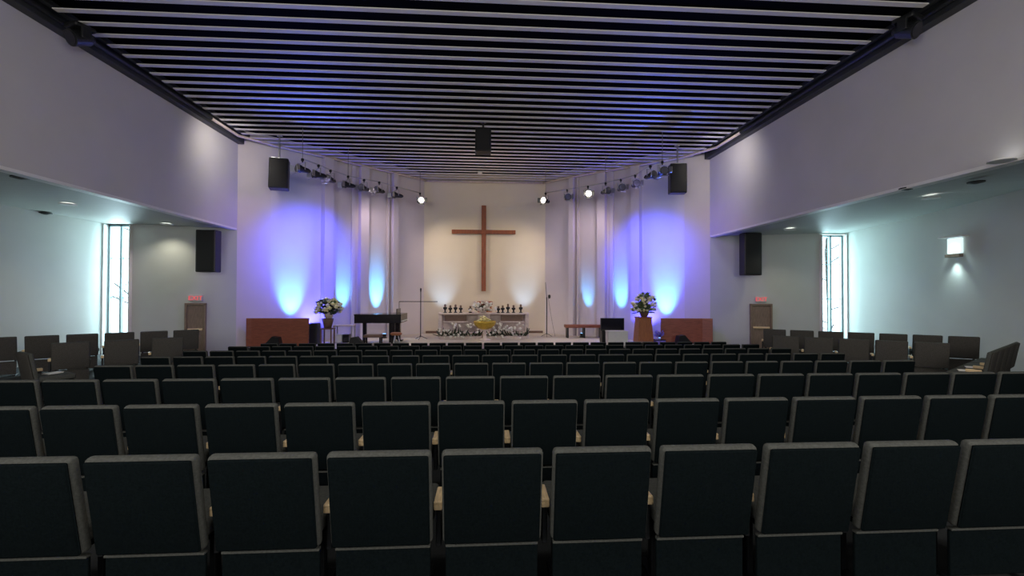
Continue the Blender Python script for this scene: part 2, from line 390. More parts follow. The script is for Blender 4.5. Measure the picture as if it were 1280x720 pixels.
# distance of each row, seat pitch, first and last image column its chairs reach, column of one gap between chairs
ROWS = [(2.42, .592, -30, 1345, 684.5), (3.50, .570, -40, 1320, 635.5), (4.75, .565, -35, 1310, 622), (6.35, .53, 84, 1130, 613),
        (7.95, .52, 186, 1058, 601), (9.6, .52, 224, 1000, 610), (11.4, .52, 281, 950, 604), (13.0, .52, 320, 917, 604)]
ROWN = ['in the nearest row', 'in the second nearest row', 'in the third nearest row', 'in the fourth nearest row', 'in the fifth nearest row',
        'in the third row from the stage', 'in the second row from the stage', 'in the front row before the stage']
for ri, (Y, pitch, pa, pb, pg) in enumerate(ROWS):
    yb = Y+.03
    ztop = floor_z(Y)+.86
    # seen column of the back's top edge
    xs = XY(pg, Y); xa, xb = XY(pa, Y), XY(pb, Y)
    k0 = math.ceil((xa-xs)/pitch-.3); k1 = math.floor((xb-xs)/pitch+.3)
    cols = [xs+(k+.5)*pitch for k in range(k0, k1)]
    cols = [x for x in cols if proj(x+pitch/2, yb, .7+floor_z(Y)) > 2 and proj(x-pitch/2, yb, .7+floor_z(Y)) < 1278]
    for i, x in enumerate(cols):
        nn = ORD[i]+' from left'
        lab = 'dark chair, %s, %s' % (nn, ROWN[ri])
        chair(x, yb, floor_z(yb), 0, lab, 'chairs '+ROWN[ri], pitch)

# side blocks on low platforms, turned towards the stage
ZP = -.14
for sg, nm, Xw in ((-1, 'floor_platform_left', 11.45), (1, 'floor_platform_right', 12.45)):
    struct(nm, lambda bm: prism(bm, [(sg*Xw, 5.2), (sg*6.9, 5.2), (sg*6.8, 8.0), (sg*6.45, 9.2), (sg*6.45, 10.9), (sg*7.1, 11.4), (sg*7.3, 13.0), (sg*Xw, 14.2)], -.9, ZP), 'carpet')
def side_row(side, rown, pts, rz):
    sg = 1 if side == 'right' else -1
    for i, (x, y) in enumerate(pts):
        lab = 'grey chair, %s out from the aisle, %s row of the %s side block' % (ORD[i], rown, side) if len(pts) > 1 else 'grey chair standing nearest on the %s side block, turned inward' % side
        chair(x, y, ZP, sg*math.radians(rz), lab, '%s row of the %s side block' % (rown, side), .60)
def line(p, q, n): return [(p[0]+(q[0]-p[0])*i/(n-1), p[1]+(q[1]-p[1])*i/(n-1)) for i in range(n)]
ca, sa = math.cos(math.radians(32)), math.sin(math.radians(32))
CR = [(8.25+.615*i*ca, 6.95+.615*i*sa) for i in range(1, 6)]
side_row('right', 'far', line((8.15, 12.1), (11.3, 9.9), 7), -34.9)
side_row('right', 'middle', line((7.1, 10.15), (9.2, 8.68), 5), -35)
side_row('right', 'near', CR, 32)
side_row('left', 'far', line((-7.8, 12.3), (-11.0, 10.0), 7), -35.7)
side_row('left', 'middle', line((-6.85, 10.2), (-8.05, 9.3), 3), -36.9)
side_row('left', 'near', [(-7.35, 7.75)], 32)
def booklet(x, y, z, rz, label):
    o = obj('service_booklet', lambda bm: (box(bm, (0, 0, .006), (.15, .21, .012), .002), box(bm, (.012, .01, .016), (.14, .2, .008), .002)), 'paper', None, (x, y, z)); o.rotation_euler.z = rz
    tag(o, label, 'booklet', 'booklets left on the side seats')

def on_seat(x, y, rz, label, dx=0):
    a = math.radians(rz); booklet(x-math.sin(a)*.28+dx, y+math.cos(a)*.28, ZP+.482, a+.3, label)
on_seat(-7.35, 7.75, -32, 'white booklet on the seat of the nearest left side chair')
on_seat(-8.05, 9.3, 36.9, 'white booklet on an outer seat of the left side block')
on_seat(CR[0][0], CR[0][1], 32, 'white booklet on the near seat of the right side block')
on_seat(CR[1][0], CR[1][1], 32, 'white booklet on the second near seat of the right side block')

# ------------------------------------------------------------------ hanging speakers
def speaker(px, py0, py1, Y, w_px, label, tilt=0, box_only=False, rz=0, bracket=True):
    top, bot = atY(px, py0, Y), atY(px, py1, Y); h = top.z-bot.z
    wd = (atY(px+w_px/2, py0, Y)-atY(px-w_px/2, py0, Y)).x
    t = thing('loudspeaker', label, 'speaker', (top.x, Y, bot.z), rz, 'black loudspeakers')
    rot = Matrix.Rotation(tilt, 3, 'X')
    obj('cabinet', lambda bm: box(bm, (0, .16, h/2), (wd, .34, h), .03, rot), 'black', t)
    obj('grille', lambda bm: box(bm, (0, -.015, h/2), (wd*.86, .02, h*.92), .008, rot), 'grille', t)
    if bracket:
        zt = (ZC+.05-bot.z) if bracket is True else bracket
        obj('bracket', lambda bm: (cyl(bm, (0, .16, h-.02), (0, .16, zt), .028), box(bm, (0, .16, h+.02), (wd*.8, .1, .05), .008), box(bm, (0, .16, zt), (.16, .16, .02))), 'steel' if px != 604 else 'black', t)
    return t
speaker(604, 160, 190, 13.0, 20, 'black loudspeaker hanging from the middle of the slatted ceiling', math.radians(-8), bracket=True)
speaker(348, 197, 236, 14.6, 23, 'black loudspeaker hanging at the left end of the lighting rail', math.radians(-6), rz=math.radians(14))
speaker(848.5, 204, 241, 14.6, 20, 'black loudspeaker hanging at the right end of the lighting rail', 0, rz=math.radians(-8))
for px, py0, py1, Y, w_, lab, a, b in ((257, 287, 340, 14.2, 25, 'tall black loudspeaker on the grey wall above the left door', EL, (XL, YL)), (941.5, 291, 344, 14.5, 22, 'tall black loudspeaker on the grey wall above the right door', (XR, YR), ER)):
    t = speaker(px, py0, py1, Y, w_, lab, bracket=False)
    wp = on_wall(px, a, b)
    L = wp.y-Y
    obj('bracket', lambda bm: box(bm, (0, (.3+L)/2+.02, .7), (.10, L-.26, .12), .01), 'chairmetal', t)

# ------------------------------------------------------------------ stage lighting on curved rails
def rail_pt(px, py, z):  return atZ(px, py, z)
LIGHTS_L = [(378, 209), (398, 216), (413, 222), (435, 229), (455, 233), (474, 236), (496, 242), (525, 249)]
LIGHTS_R = [(682, 249), (709, 245), (735, 241), (757, 237), (776, 233), (794, 228), (813, 217), (828, 212)]
ZF = 5.58
def rail(pxs, label):
    P = [atZ(px, py, ZF) for px, py in pxs]
    P = [p+Vector((0, 0, .26)) for p in P]
    t = thing('lighting_rail', label, 'rail', P[0], 0, 'curved lighting rails')
    L = [p-P[0] for p in P]
    obj('pipe', lambda bm: tube(bm, L, .016, 8), 'steel', t, smooth=True)
    for k in (0, 3, len(L)-1):
        obj('drop_rod', lambda bm: cyl(bm, L[k], L[k]+Vector((0, 0, ZC+.1-P[k].z)), .010, n=6), 'rail', t)
rail(LIGHTS_L, 'thin curved pipe holding the spotlights on the left')
rail(LIGHTS_R, 'thin curved pipe holding the spotlights on the right')
def make_spot(label, lit):
    t = thing('stage_spotlight', label, 'spotlight')
    # local frame: beam along -y, origin at hanging point
    body = obj('housing', lambda bm: (cyl(bm, (0, .17, -.26), (0, -.05, -.26), .062, .085), cyl(bm, (0, -.05, -.26), (0, -.15, -.26), .10, .115), cyl(bm, (0, .23, -.26), (0, .17, -.26), .035, .06)), 'black', t, smooth=False)
    obj('lens', lambda bm: cyl(bm, (0, -.152, -.26), (0, -.158, -.26), .10), 'lenslit' if lit else 'lens', body)
    obj('yoke', lambda bm: (box(bm, (-.12, 0, -.18), (.012, .03, .20), .003), box(bm, (.12, 0, -.18), (.012, .03, .20), .003), box(bm, (0, 0, -.085), (.25, .03, .012), .003)), 'steel', t)
    obj('clamp', lambda bm: (cyl(bm, (0, 0, -.085), (0, 0, -.02), .016), box(bm, (0, 0, 0), (.06, .06, .07), .01)), 'chairmetal', t)
    for sx in (-1, 1):
        obj('barn_door', lambda bm: box(bm, (sx*.145, -.20, -.26), (.012, .11, .17), .003, Matrix.Rotation(sx*.5, 3, 'Z')), 'black' if lit else 'steel', body)
    obj('barn_door', lambda bm: box(bm, (0, -.20, -.405), (.17, .11, .012), .003, Matrix.Rotation(.5, 3, 'X')), 'black' if lit else 'steel', body)
    t.scale = (1.15,)*3
    return t
spA = make_spot('x', False); spB = make_spot('x', True); first = {0: True, 1: True}
POSN = ['outermost', 'second from the outside', 'third from the outside', 'fourth from the outside', 'fifth from the outside', 'sixth from the outside', 'seventh from the outside', 'innermost']
SPOTS = []
for side, lst in (('left', LIGHTS_L), ('right', LIGHTS_R[::-1])):
    for i, (px, py) in enumerate(lst):
        lit = (side == 'left' and i == 7) or (side == 'right' and i in (7, 5))
        src = spB if lit else spA
        if first[lit]: o = src; first[lit] = False
        else: o = copy_tree(src)
        p = atZ(px, py, ZF)+Vector((0, 0, .26)); o.location = p-Vector((0, 0, .03))
        o.rotation_euler = (0, 0, (math.radians(25) if side == 'left' else math.radians(-25))*(1 if lit else -1) + random.uniform(-.5, .5) + (0 if lit else math.pi*.0))
        o['label'] = '%s black spotlight, %s on the %s curved lighting rail' % ('shining' if lit else 'small', POSN[i], side)
        o['group'] = 'spotlights on the %s lighting rail' % side; SPOTS.append(p)
# two moving heads at the near ends of the ceiling
def mover(px, py, label, s):
    X = (XL+.48) if s < 0 else (XR-.48)
    d = ray(px, py); p = CAM+d*(X/d.x)+Vector((0, 0, -.12))
    t = thing('moving_head_light', label, 'stage light', p, math.radians(20*s), 'moving head lights on the ceiling edge')
    obj('base', lambda bm: box(bm, (0, 0, .19), (.34, .34, .09), .03), 'black', t)
    for sx in (-1, 1): obj('arm', lambda bm: box(bm, (sx*.165, 0, .07), (.05, .16, .22), .02), 'black', t)
    h = obj('head', lambda bm: (cyl(bm, (0, .12, .06), (0, -.14, -.06), .13, .15, 20), cyl(bm, (0, .2, .1), (0, .12, .06), .07, .13, 20)), 'black', t)
    obj('lens', lambda bm: cyl(bm, (0, -.142, -.061), (0, -.15, -.065), .12, n=20), 'screen', h)
    obj('clamp', lambda bm: (box(bm, (0, 0, .25), (.1, .1, .04), .008), ), 'chairmetal', t)
mover(100, 40, 'black moving head light on the left edge of the ceiling', -1)
mover(1134, 30, 'black moving head light on the right edge of the ceiling', 1)

# small fittings on the aisle ceilings
def downlight(px, py, label, z):
    p = atZ(px, py, z); t = thing('downlight', label, 'light', p, 0, 'round downlights in the aisle ceilings')
    obj('trim_ring', lambda bm: lathe(bm, [(.11, 0), (.16, 0), (.165, -.02), (.11, -.025)], n=24), 'white', t)
    obj('diffuser', lambda bm: cyl(bm, (0, 0, 0), (0, 0, -.012), .112, n=24), 'diffuser', t)
    light('SPOT', p+Vector((0, 0, -.06)), 55, (1, .93, .74), p+Vector((0, 0, -2)), spot_size=math.radians(125), spot_blend=.8, shadow_soft_size=.1)
downlight(85, 255, 'round downlight in the left aisle ceiling before the window', ZS)
downlight(208, 280, 'round downlight in the left aisle ceiling near the loudspeaker', ZS)
downlight(1164, 247, 'round downlight in the right aisle ceiling before the window', ZS+.12)
downlight(988, 287, 'round downlight in the right aisle ceiling near the loudspeaker', ZS)
downlight(1252, 200, 'round downlight in the right aisle ceiling by the right picture edge', ZS)
for px, py, z, lab in ((25, 221, ZS, 'small dark vent in the left aisle ceiling near its inner edge'), (57, 266, ZS, 'small dark vent in the left aisle ceiling near the wall'),
                    (1134, 235, ZS, 'small dark vent in the right aisle ceiling, leftmost there'), (1220, 227, ZS+.08, 'small dark vent in the right aisle ceiling, farther right')):
    p = atZ(px, py, z); t = thing('ceiling_vent', lab, 'vent', p, 0, 'dark vents in the aisle ceilings')
    obj('frame', lambda bm: lathe(bm, [(.10, 0), (.13, 0), (.13, -.02), (.10, -.02)], n=20), 'chairmetal', t)
    obj('core', lambda bm: lathe(bm, [(.10, 0), (.09, -.03), (.03, -.045)], n=20), 'black', t)
# small detector on the slatted ceiling
p = atZ(600, 216, ZC)
t = thing('smoke_detector', 'small white smoke detector on the slatted ceiling above the stage', 'detector', p)
obj('cover', lambda bm: lathe(bm, [(.10, 0), (.10, -.03), (.06, -.06)], n=20), 'white', t)
# wall sconce on the right aisle wall
d = ray(1196, 296); p = CAM+d*((WR-.0)/d.x)
t = thing('wall_sconce', 'pale wall sconce throwing light down the right aisle wall', 'light', (WR, p.y, p.z))
obj('top_cap', lambda bm: box(bm, (-.10, 0, .0), (.22, .62, .05), .01), 'white', t)
obj('diffuser', lambda bm: box(bm, (-.05, 0, -.24), (.06, .36, .40), .012), 'sconce', t)
obj('lower_band', lambda bm: box(bm, (-.09, 0, -.50), (.12, .38, .08), .01), 'doorwood', t)
light('SPOT', (WR-.12, p.y, p.z-.555), 40, (.75, 1, 1), (WR-.0, p.y, p.z-1.6), spot_size=math.radians(75), spot_blend=.9, shadow_soft_size=.08)
light('SPOT', (WR-.30, p.y, p.z-.05), 12, (.75, 1, 1), (WR-.02, p.y, p.z-.8), spot_size=math.radians(80), spot_blend=.9, shadow_soft_size=.08)

# ------------------------------------------------------------------ uplights at the foot of the stage walls
def uplight(x, y, tx, ty, label, e, col, size=30, h=3.0, blend=.9):
    t = thing('floor_uplight', label, 'light', (x, y, ZST), math.atan2(ty-y, tx-x)-math.pi/2, 'floor uplights along the stage walls')
    obj('housing', lambda bm: cyl(bm, (0, 0, .05), (0, 0, .17), .075, .085, 16), 'black', t)
    obj('lens', lambda bm: cyl(bm, (0, 0, .170), (0, 0, .176), .075, n=16), 'bluelens', t)
    obj('base', lambda bm: box(bm, (0, 0, .02), (.16, .16, .04), .01), 'chairmetal', t)
    light('SPOT', (x, y, ZST+.22), e, col, (tx, ty, ZST+h), spot_size=math.radians(size), spot_blend=blend, shadow_soft_size=.05)
CY = (.10, .46, 1.0)
for pts, side in ((SL, 'left'), (SR, 'right')):
    for i_, u, off, e, sz, what in ((1, .66, .62, 1050, 40, 'foot of the flat blue'), (2, .84, .62, 1000, 26, 'outer recess of the ribbed'), (2, 2.26, .62, 1700, 26, 'inner recess of the ribbed')):
        p0 = along(pts, i_, u, off); q0 = along(pts, i_, u, .0)
        uplight(*p0, *q0, 'small uplight at the %s wall on the %s' % (what, side), e, CY, sz, 1.9, 1)
for pts, side in ((SL, 'left'), (SR, 'right')):
    p0 = along(pts, 1, 1.35, .48); q0 = along(pts, 1, 1.35, .0)
    uplight(*p0, *q0, 'added deep blue uplight beside the first rib of the %s stage wall' % side, 800, (.06, .06, 1.0), 100, 3.6, 1)  # added lamp and fitting, put in to carry blue up the flat wall
for px, side in ((552, 'left'), (656, 'right')):
    x = XY(px, 19.6); uplight(x, 18.95, x, 20, 'uplight at the foot of the cream wall, %s of the cross' % side, 170, (.40, .62, 1), 46, 2.2, 1)

# ------------------------------------------------------------------ the cross
cb = atY(604.5, 364, 19.9); ct = atY(604.5, 257, 19.9); zc = atY(604, 290, 19.9).z
t = thing('wooden_cross', 'tall reddish wooden cross mounted on the cream wall above the stage', 'cross', (cb.x, 19.9, cb.z))
obj('upright', lambda bm: box(bm, (0, 0, (ct.z-cb.z)/2), (.20, .12, ct.z-cb.z), .012), 'crosswood', t)
obj('crossbar', lambda bm: box(bm, (0, -.01, zc-cb.z), (2.82, .13, .17), .012), 'crosswood', t)
obj('wall_bracket', lambda bm: box(bm, (0, .07, zc-cb.z), (.1, .05, .1)), 'chairmetal', t)

# ------------------------------------------------------------------ communion table group
def px2(px, Y): return XY(px, Y)
YT = 17.6
x0, x1 = px2(548, YT), px2(661, YT); xc = (x0+x1)/2; TW = x1-x0
TH = 1.00
t = thing('communion_table', 'pale communion table with dark inset panels and a shelf of blooms', 'table', (xc, YT, ZST))
obj('tabletop', lambda bm: box(bm, (0, .25, TH-.03), (TW, .62, .06), .01), 'stone', t)
for sx in (-1, 1):
    obj('end_post', lambda bm: box(bm, (sx*(TW/2-.07), .02, (TH-.06)/2), (.14, .12, TH-.06), .012), 'stone', t)
    obj('end_post', lambda bm: box(bm, (sx*(TW/2-.07), .48, (TH-.06)/2), (.14, .12, TH-.06), .012), 'stone', t)
    obj('dark_panel', lambda bm: box(bm, (sx*(TW*.31), .03, .80), (TW*.24, .05, .24), .012), 'darkpanel', t)
    obj('panel_frame', lambda bm: (box(bm, (sx*(TW*.31), .04, .645), (TW*.27, .08, .05), .01), box(bm, (sx*(TW*.31), .05, .935), (TW*.27, .06, .03), .006)), 'stone', t)
obj('rear_panel', lambda bm: box(bm, (0, .45, .5), (TW-.2, .04, .88), .006), 'stone', t)
obj('lower_shelf', lambda bm: box(bm, (0, .2, .22), (TW-.2, .5, .05), .01), 'stone', t)
obj('centre_post', lambda bm: box(bm, (0, .1, .5), (.5, .12, .9), .02), 'stone', t)
# white blooms banked along the foot of the table
def bloom(bm, c, r, n=6):
    c = Vector(c)
    for k in range(n):
        a = 2*math.pi*k/n; d = Vector((math.cos(a), math.sin(a)*.9, .3+.3*random.random()))
        q = Vector((-math.sin(a), math.cos(a), 0))
        v = [bm.verts.new(c), bm.verts.new(c+d*r*.6+q*r*.35), bm.verts.new(c+d*r*1.05), bm.verts.new(c+d*r*.6-q*r*.35), bm.verts.new(c+d*r*.55+Vector((0, 0, -r*.1)))]
        bm.faces.new((v[0], v[1], v[2], v[3])); bm.faces.new((v[0], v[1], v[4])); bm.faces.new((v[1], v[2], v[4])); bm.faces.new((v[2], v[3], v[4])); bm.faces.new((v[3], v[0], v[4]))
    bmesh.ops.create_icosphere(bm, subdivisions=1, radius=r*.62, matrix=Matrix.Translation(c+Vector((0, 0, r*.15))))
def leaf(bm, base, d, L, w):
    d = Vector(d).normalized(); q = d.cross(Vector((0, 0, 1))); q = q.normalized() if q.length > .1 else Vector((1, 0, 0)); up = q.cross(d)*.012
    b = Vector(base); v = [b, b+d*L*.5+q*w/2, b+d*L, b+d*L*.5-q*w/2]
    A = [bm.verts.new(p+up) for p in v]; B = [bm.verts.new(p-up) for p in v]
    bm.faces.new(A); bm.faces.new(B[::-1])
    for i in range(4): j = (i+1) % 4; bm.faces.new((A[i], A[j], B[j], B[i]))
def trough(x, y, z, L, label):
    t = thing('flower_trough', label, 'flowers', (x, y, z), 0, 'flower troughs at the foot of the communion table')
    obj('trough', lambda bm: box(bm, (0, 0, .06), (L, .2, .12), .012), 'stone', t)
    def lv(bm):
        for k in range(46): leaf(bm, (random.uniform(-L/2, L/2), random.uniform(-.08, .08), .12), (random.uniform(-.6, .6), random.uniform(-1, .2), random.uniform(.2, 1)), random.uniform(.16, .38), .07)
    obj('foliage', lv, 'leafdark', t)
    for k in range(48):
        c = (random.uniform(-L/2, L/2), random.uniform(-.18, .06), random.uniform(.04, .60)); r = random.uniform(.06, .09)
        obj('blossom', lambda bm: bloom(bm, c, r), 'petalw', t)
trough(xc-TW*.25, YT-.24, ZST, TW*.46, 'trough of white blooms under the left half of the pale table')
trough(xc+TW*.25, YT-.24, ZST, TW*.46, 'trough of white blooms under the right half of the pale table')
# candle holders on the table
def candle(x, h, label):
    t = thing('candle_holder', label, 'candle', (x, YT+.12, ZST+TH), 0, 'candle holders on the communion table')
    obj('holder', lambda bm: lathe(bm, [(.075, 0), (.07, .02), (.03, .04), (.035, h*.35), (.075, h*.45), (.08, h*.62), (.05, h*.66)], n=12), 'chairmetal', t, smooth=True)
    obj('candle', lambda bm: lathe(bm, [(.04, h*.66), (.04, h*.95), (.008, h)], n=10), 'darkpanel', t)
names = ['outermost', 'second', 'third', 'fourth', 'fifth', 'sixth']
for i, px in enumerate((556.5, 563, 569.5, 576, 588)): candle(px2(px, YT+.12), (.34, .30, .33, .30, .27)[i], 'dark candle holder, %s from the left end of the pale table' % names[i])
for i, px in enumerate((651, 642, 635, 628.5, 623)): candle(px2(px, YT+.12), (.34, .31, .36, .30, .27)[i], 'dark candle holder, %s from the right end of the pale table' % names[i])
# lectern behind the table, gold bowl before it
xl = px2(606, YT+.75)
t = thing('lectern', 'wooden lectern with brown rounded top behind the gold bowl', 'lectern', (xl, YT+.85, ZST))
obj('body', lambda bm: prism(bm, [(-.25, -.15), (.25, -.15), (.3, .15), (-.3, .15)], 0, 1.30), 'stand', t)
obj('top', lambda bm: box(bm, (0, -.05, 1.37), (.66, .36, .15), .05), 'crosswood', t)
t = thing('altar_flowers', 'dome of white lilies on the middle of the pale table', 'flowers', (px2(604, YT), YT+.02, ZST+TH))
obj('vase', lambda bm: lathe(bm, [(.10, 0), (.13, .06), (.09, .12)], n=16), 'stone', t, smooth=True)
def lv(bm):
    for k in range(60):
        a = random.uniform(0, 6.28); leaf(bm, (0, 0, .1), (math.cos(a)*random.uniform(.2, 1.6), math.sin(a)*.6, random.uniform(0, 1)), random.uniform(.2, .36), .07)
obj('foliage', lv, 'leafdark', t)
for k in range(48):
    a = random.uniform(-math.pi, 0.2); rr = random.uniform(.1, .52); c = (rr*math.cos(a)*1.05, .02+.20*math.sin(a), random.uniform(.02, .42)*(1-.6*rr)+.06); r = random.uniform(.075, .11)
    obj('blossom', lambda bm: bloom(bm, c, r), 'petalw' if k % 3 else 'stone', t)
xg = px2(606, YT-.35)
t = thing('gold_bowl', 'large golden bowl before the pale communion table', 'bowl', (xg, YT-.80, ZST))
obj('bowl', lambda bm: lathe(bm, [(.12, .42), (.26, .47), (.38, .58), (.42, .70), (.40, .74), (.30, .66)], n=28), 'gold', t, smooth=True)
obj('pedestal', lambda bm: lathe(bm, [(.22, 0), (.2, .04), (.06, .10), (.06, .36), (.13, .42)], n=20), 'stone', t, smooth=True)
for k in range(22):
    a = random.uniform(0, 6.28); rr = random.uniform(0, .34); c = (rr*math.cos(a), rr*math.sin(a), random.uniform(.74, .90)-.2*rr); r = random.uniform(.06, .10)
    obj('blossom', lambda bm: bloom(bm, c, r), 'petal', t)

# ------------------------------------------------------------------ big flower arrangements
def bouquet(px, Y, z0, w, h, label, dark=False, stand_h=.75, stand=True):
    x = px2(px, Y)
    t = thing('flower_arrangement', label, 'flowers', (x, Y, z0))
    obj('vase', lambda bm: lathe(bm, [(.10, 0), (.15, .10), (.16, .20), (.13, .24)], n=18), 'stone' if dark else 'darkpanel', t, smooth=True)
    def lv(bm):
        for k in range(150):
            a = random.uniform(0, 6.28); e = random.uniform(-.25, 1.4); d = Vector((math.cos(a)*math.cos(e), math.sin(a)*math.cos(e)*.8, math.sin(e)))
            base = Vector((0, 0, .22))+Vector((d.x*w*.3, d.y*w*.3, d.z*h*.4))*random.random()
            leaf(bm, base, d, random.uniform(.14, .26)*w, .08)
    obj('foliage', lv, 'leafdark' if dark else 'leaf', t)
    for k in range(92):
        a = random.uniform(0, 6.28); e = math.asin(random.uniform(-.3, 1)); q = random.uniform(.8, 1.05)
        c = (math.cos(a)*math.cos(e)*w*.46*q, math.sin(a)*math.cos(e)*w*.40*q, .24+max(-.12, math.sin(e)*h*.62*q)+h*.12); r = random.uniform(.07, .115)
        obj('blossom', lambda bm: bloom(bm, c, r), ('leafdark' if dark and (k % 9 == 0) else ('petal' if k % 3 else 'petalw') if k % 5 else 'leaf'), t)
    return t
# right: on a flared wooden pedestal
YF = 15.6
zr_ = atY(804, 396, YF).z
xr = px2(804, YF)
t = thing('flower_pedestal', 'flared orange-brown wooden pedestal under the right flowers', 'pedestal', (xr, YF, ZST))
obj('column', lambda bm: prism_taper(bm, .27, .21, 0, zr_-ZST-.04), 'stand', t) if False else None
def flared(bm, h, w0, w1):
    a = [bm.verts.new((sx*w0, sy*w0, 0)) for sx, sy in ((-1, -1), (1, -1), (1, 1), (-1, 1))]; b = [bm.verts.new((sx*w1, sy*w1, h)) for sx, sy in ((-1, -1), (1, -1), (1, 1), (-1, 1))]
    for i in range(4): j = (i+1) % 4; bm.faces.new((a[i], a[j], b[j], b[i]))
    bm.faces.new(a[::-1]); bm.faces.new(b)
PH = zr_-ZST
obj('column', lambda bm: flared(bm, PH-.04, .28, .22), 'stand', t)
obj('top', lambda bm: box(bm, (0, 0, PH-.02), (.48, .48, .04), .008), 'stand', t)
bouquet(805, YF, zr_, .92, .80, 'round arrangement of pale yellow flowers on the orange-brown pedestal')
YG = 15.8; zg = atY(410, 410, YG).z
xg2 = px2(410, YG)
t = thing('flower_stand', 'dark wooden stand under the left flower arrangement', 'pedestal', (xg2, YG, ZST))
HG = max(.25, zg-ZST)
obj('top', lambda bm: box(bm, (0, 0, HG-.02), (.42, .42, .04), .008), 'darkpanel', t)
for sx in (-1, 1):
    for sy in (-1, 1): obj('leg', lambda bm: box(bm, (sx*.17, sy*.17, (HG-.04)/2), (.04, .04, HG-.04), .004), 'darkpanel', t)
t = thing('tall_vase', 'mauve brown tapered vase holding the left flowers', 'vase', (xg2, YG, ZST+HG))
HV = atY(410, 398, YG).z-(ZST+HG)
obj('body', lambda bm: lathe(bm, [(.12, 0), (.17, HV*.6), (.20, HV)], n=20), 'darkpanel', t, smooth=True)
bouquet(411, YG, ZST+HG+HV, .92, .62, 'airy arrangement of pale flowers with dark buds beside the piano', dark=True)

# ------------------------------------------------------------------ grand piano and bench
YP = 15.75
xa, xb = px2(443, YP), px2(501, YP); pw = xb-xa
ztop = atY(470, 393, YP).z-ZST; zbot = atY(470, 404, YP).z-ZST
t = thing('grand_piano', 'black grand piano with closed lid, seen from its side', 'piano', (xa, YP, ZST))
out = [(0, 0), (pw*.86, 0), (pw, .05), (pw, 1.35), (pw*.70, 1.42), (pw*.45, 1.20), (pw*.28, .98), (pw*.10, .92), (0, .72), (-.03, .3)]
obj('case', lambda bm: prism(bm, out, zbot, ztop-.04), 'blackgloss', t)
obj('lid', lambda bm: prism(bm, [(x*1.01-.01, y-.015) for x, y in out], ztop-.04, ztop), 'blackgloss', t)
obj('keyboard', lambda bm: box(bm, (pw+.02, .68, zbot+.06), (.08, 1.2, .03), .004), 'white', t)
obj('music_desk', lambda bm: box(bm, (pw-.2, .68, ztop+.09), (.03, .7, .18), .006), 'blackgloss', t)
for lx, ly in ((pw*.16, .42), (pw*.80, .14), (pw*.80, 1.22)):
    obj('leg', lambda bm: (box(bm, (lx, ly, zbot/2+.02), (.20 if lx > pw*.5 else .13, .13, zbot-.04), .015), cyl(bm, (lx, ly-.03, .03), (lx, ly+.03, .03), .03)), 'blackgloss', t)
obj('pedal_lyre', lambda bm: (box(bm, (pw*.9, .68, zbot/2+.05), (.05, .16, zbot-.1), .01), box(bm, (pw*.9+.04, .68, .06), (.16, .26, .05), .01)), 'blackgloss', t)
yb_ = YP-.55
x0, x1 = px2(456, yb_), px2(478, yb_)
t = thing('piano_bench', 'low brown padded bench standing in front of the piano', 'bench', ((x0+x1)/2, yb_, ZST))
obj('seat', lambda bm: box(bm, (0, 0, .34), (x1-x0, .34, .09), .02), 'darkpanel', t)
for sx in (-1, 1):
    for sy in (-1, 1): obj('leg', lambda bm: box(bm, (sx*((x1-x0)/2-.04), sy*.13, .15), (.045, .045, .30), .005), 'blackgloss', t)
x0, x1 = px2(489, yb_), px2(502, yb_)
t = thing('piano_stool', 'small brown stool beside the right leg of the piano', 'stool', ((x0+x1)/2, yb_, ZST))
obj('seat', lambda bm: lathe(bm, [(.16, .36), (.19, .38), (.19, .43), (.15, .45)], n=20), 'stand', t, smooth=True)
for k in range(3):
    a = 2*math.pi*k/3; obj('leg', lambda bm: cyl(bm, (.15*math.cos(a), .15*math.sin(a), 0), (.06*math.cos(a), .06*math.sin(a), .37), .014), 'steel', t)
# side table with small boxes, left of the piano
YB = 16.4; x0, x1 = px2(419, YB), px2(443, YB); hb = atY(430, 406, YB).z-ZST
t = thing('side_table', 'pale side table left of the piano with dark underside', 'table', ((x0+x1)/2, YB, ZST))
obj('tabletop', lambda bm: box(bm, (0, 0, hb-.02), (x1-x0, .45, .04), .006), 'stone', t)
for sx in (-1, 1):
    for sy in (-1, 1): obj('leg', lambda bm: box(bm, (sx*((x1-x0)/2-.03), sy*.19, (hb-.04)/2), (.04, .04, hb-.04), .004), 'steel', t)
for k, (px, c, lab) in enumerate(((425, 'white', 'small white box on the floor under the pale side table'), (434, 'screen', 'dark box on the floor under the pale side table'))):
    o = obj('storage_box', lambda bm: (box(bm, (0, 0, .13), (.22, .26, .26), .012), box(bm, (0, 0, .275), (.235, .275, .03), .006)), c, None, (px2(px, YB), YB, ZST)); tag(o, lab, 'box')
# mic bar stand and mic stand
def stand_base(t, r=.22):
    for k in range(3):
        a = 2*math.pi*k/3+.4; obj('leg', lambda bm: cyl(bm, (0, 0, .14), (r*math.cos(a), r*math.sin(a), .012), .010, n=6), 'chairmetal', t)
YM = 17.3; xm = px2(526, YM); zb_ = atY(526, 377, YM).z-ZST; ztp = atY(526, 361, YM).z-ZST
t = thing('bar_stand', 'thin stand with a long horizontal bar right of the piano', 'stand', (xm, YM, ZST))
obj('pole', lambda bm: cyl(bm, (0, 0, .10), (0, 0, ztp-.12), .017, n=8), 'chairmetal', t)
obj('microphone', lambda bm: lathe(bm, [(.018, ztp-.14), (.03, ztp-.05), (.032, ztp), (.015, ztp+.03)], n=12), 'black', t, smooth=True)
xl_, xr_ = px2(499, YM)-xm, px2(547, YM)-xm
bar = obj('crossbar', lambda bm: cyl(bm, (xl_, 0, zb_), (xr_, 0, zb_), .014, n=8), 'chairmetal', t)
obj('hanging_cable', lambda bm: tube(bm, [(xl_, 0, zb_), (xl_, 0, zb_-.35), (xl_+.02, 0, zb_-.7)], .008, 6), 'chairmetal', bar)
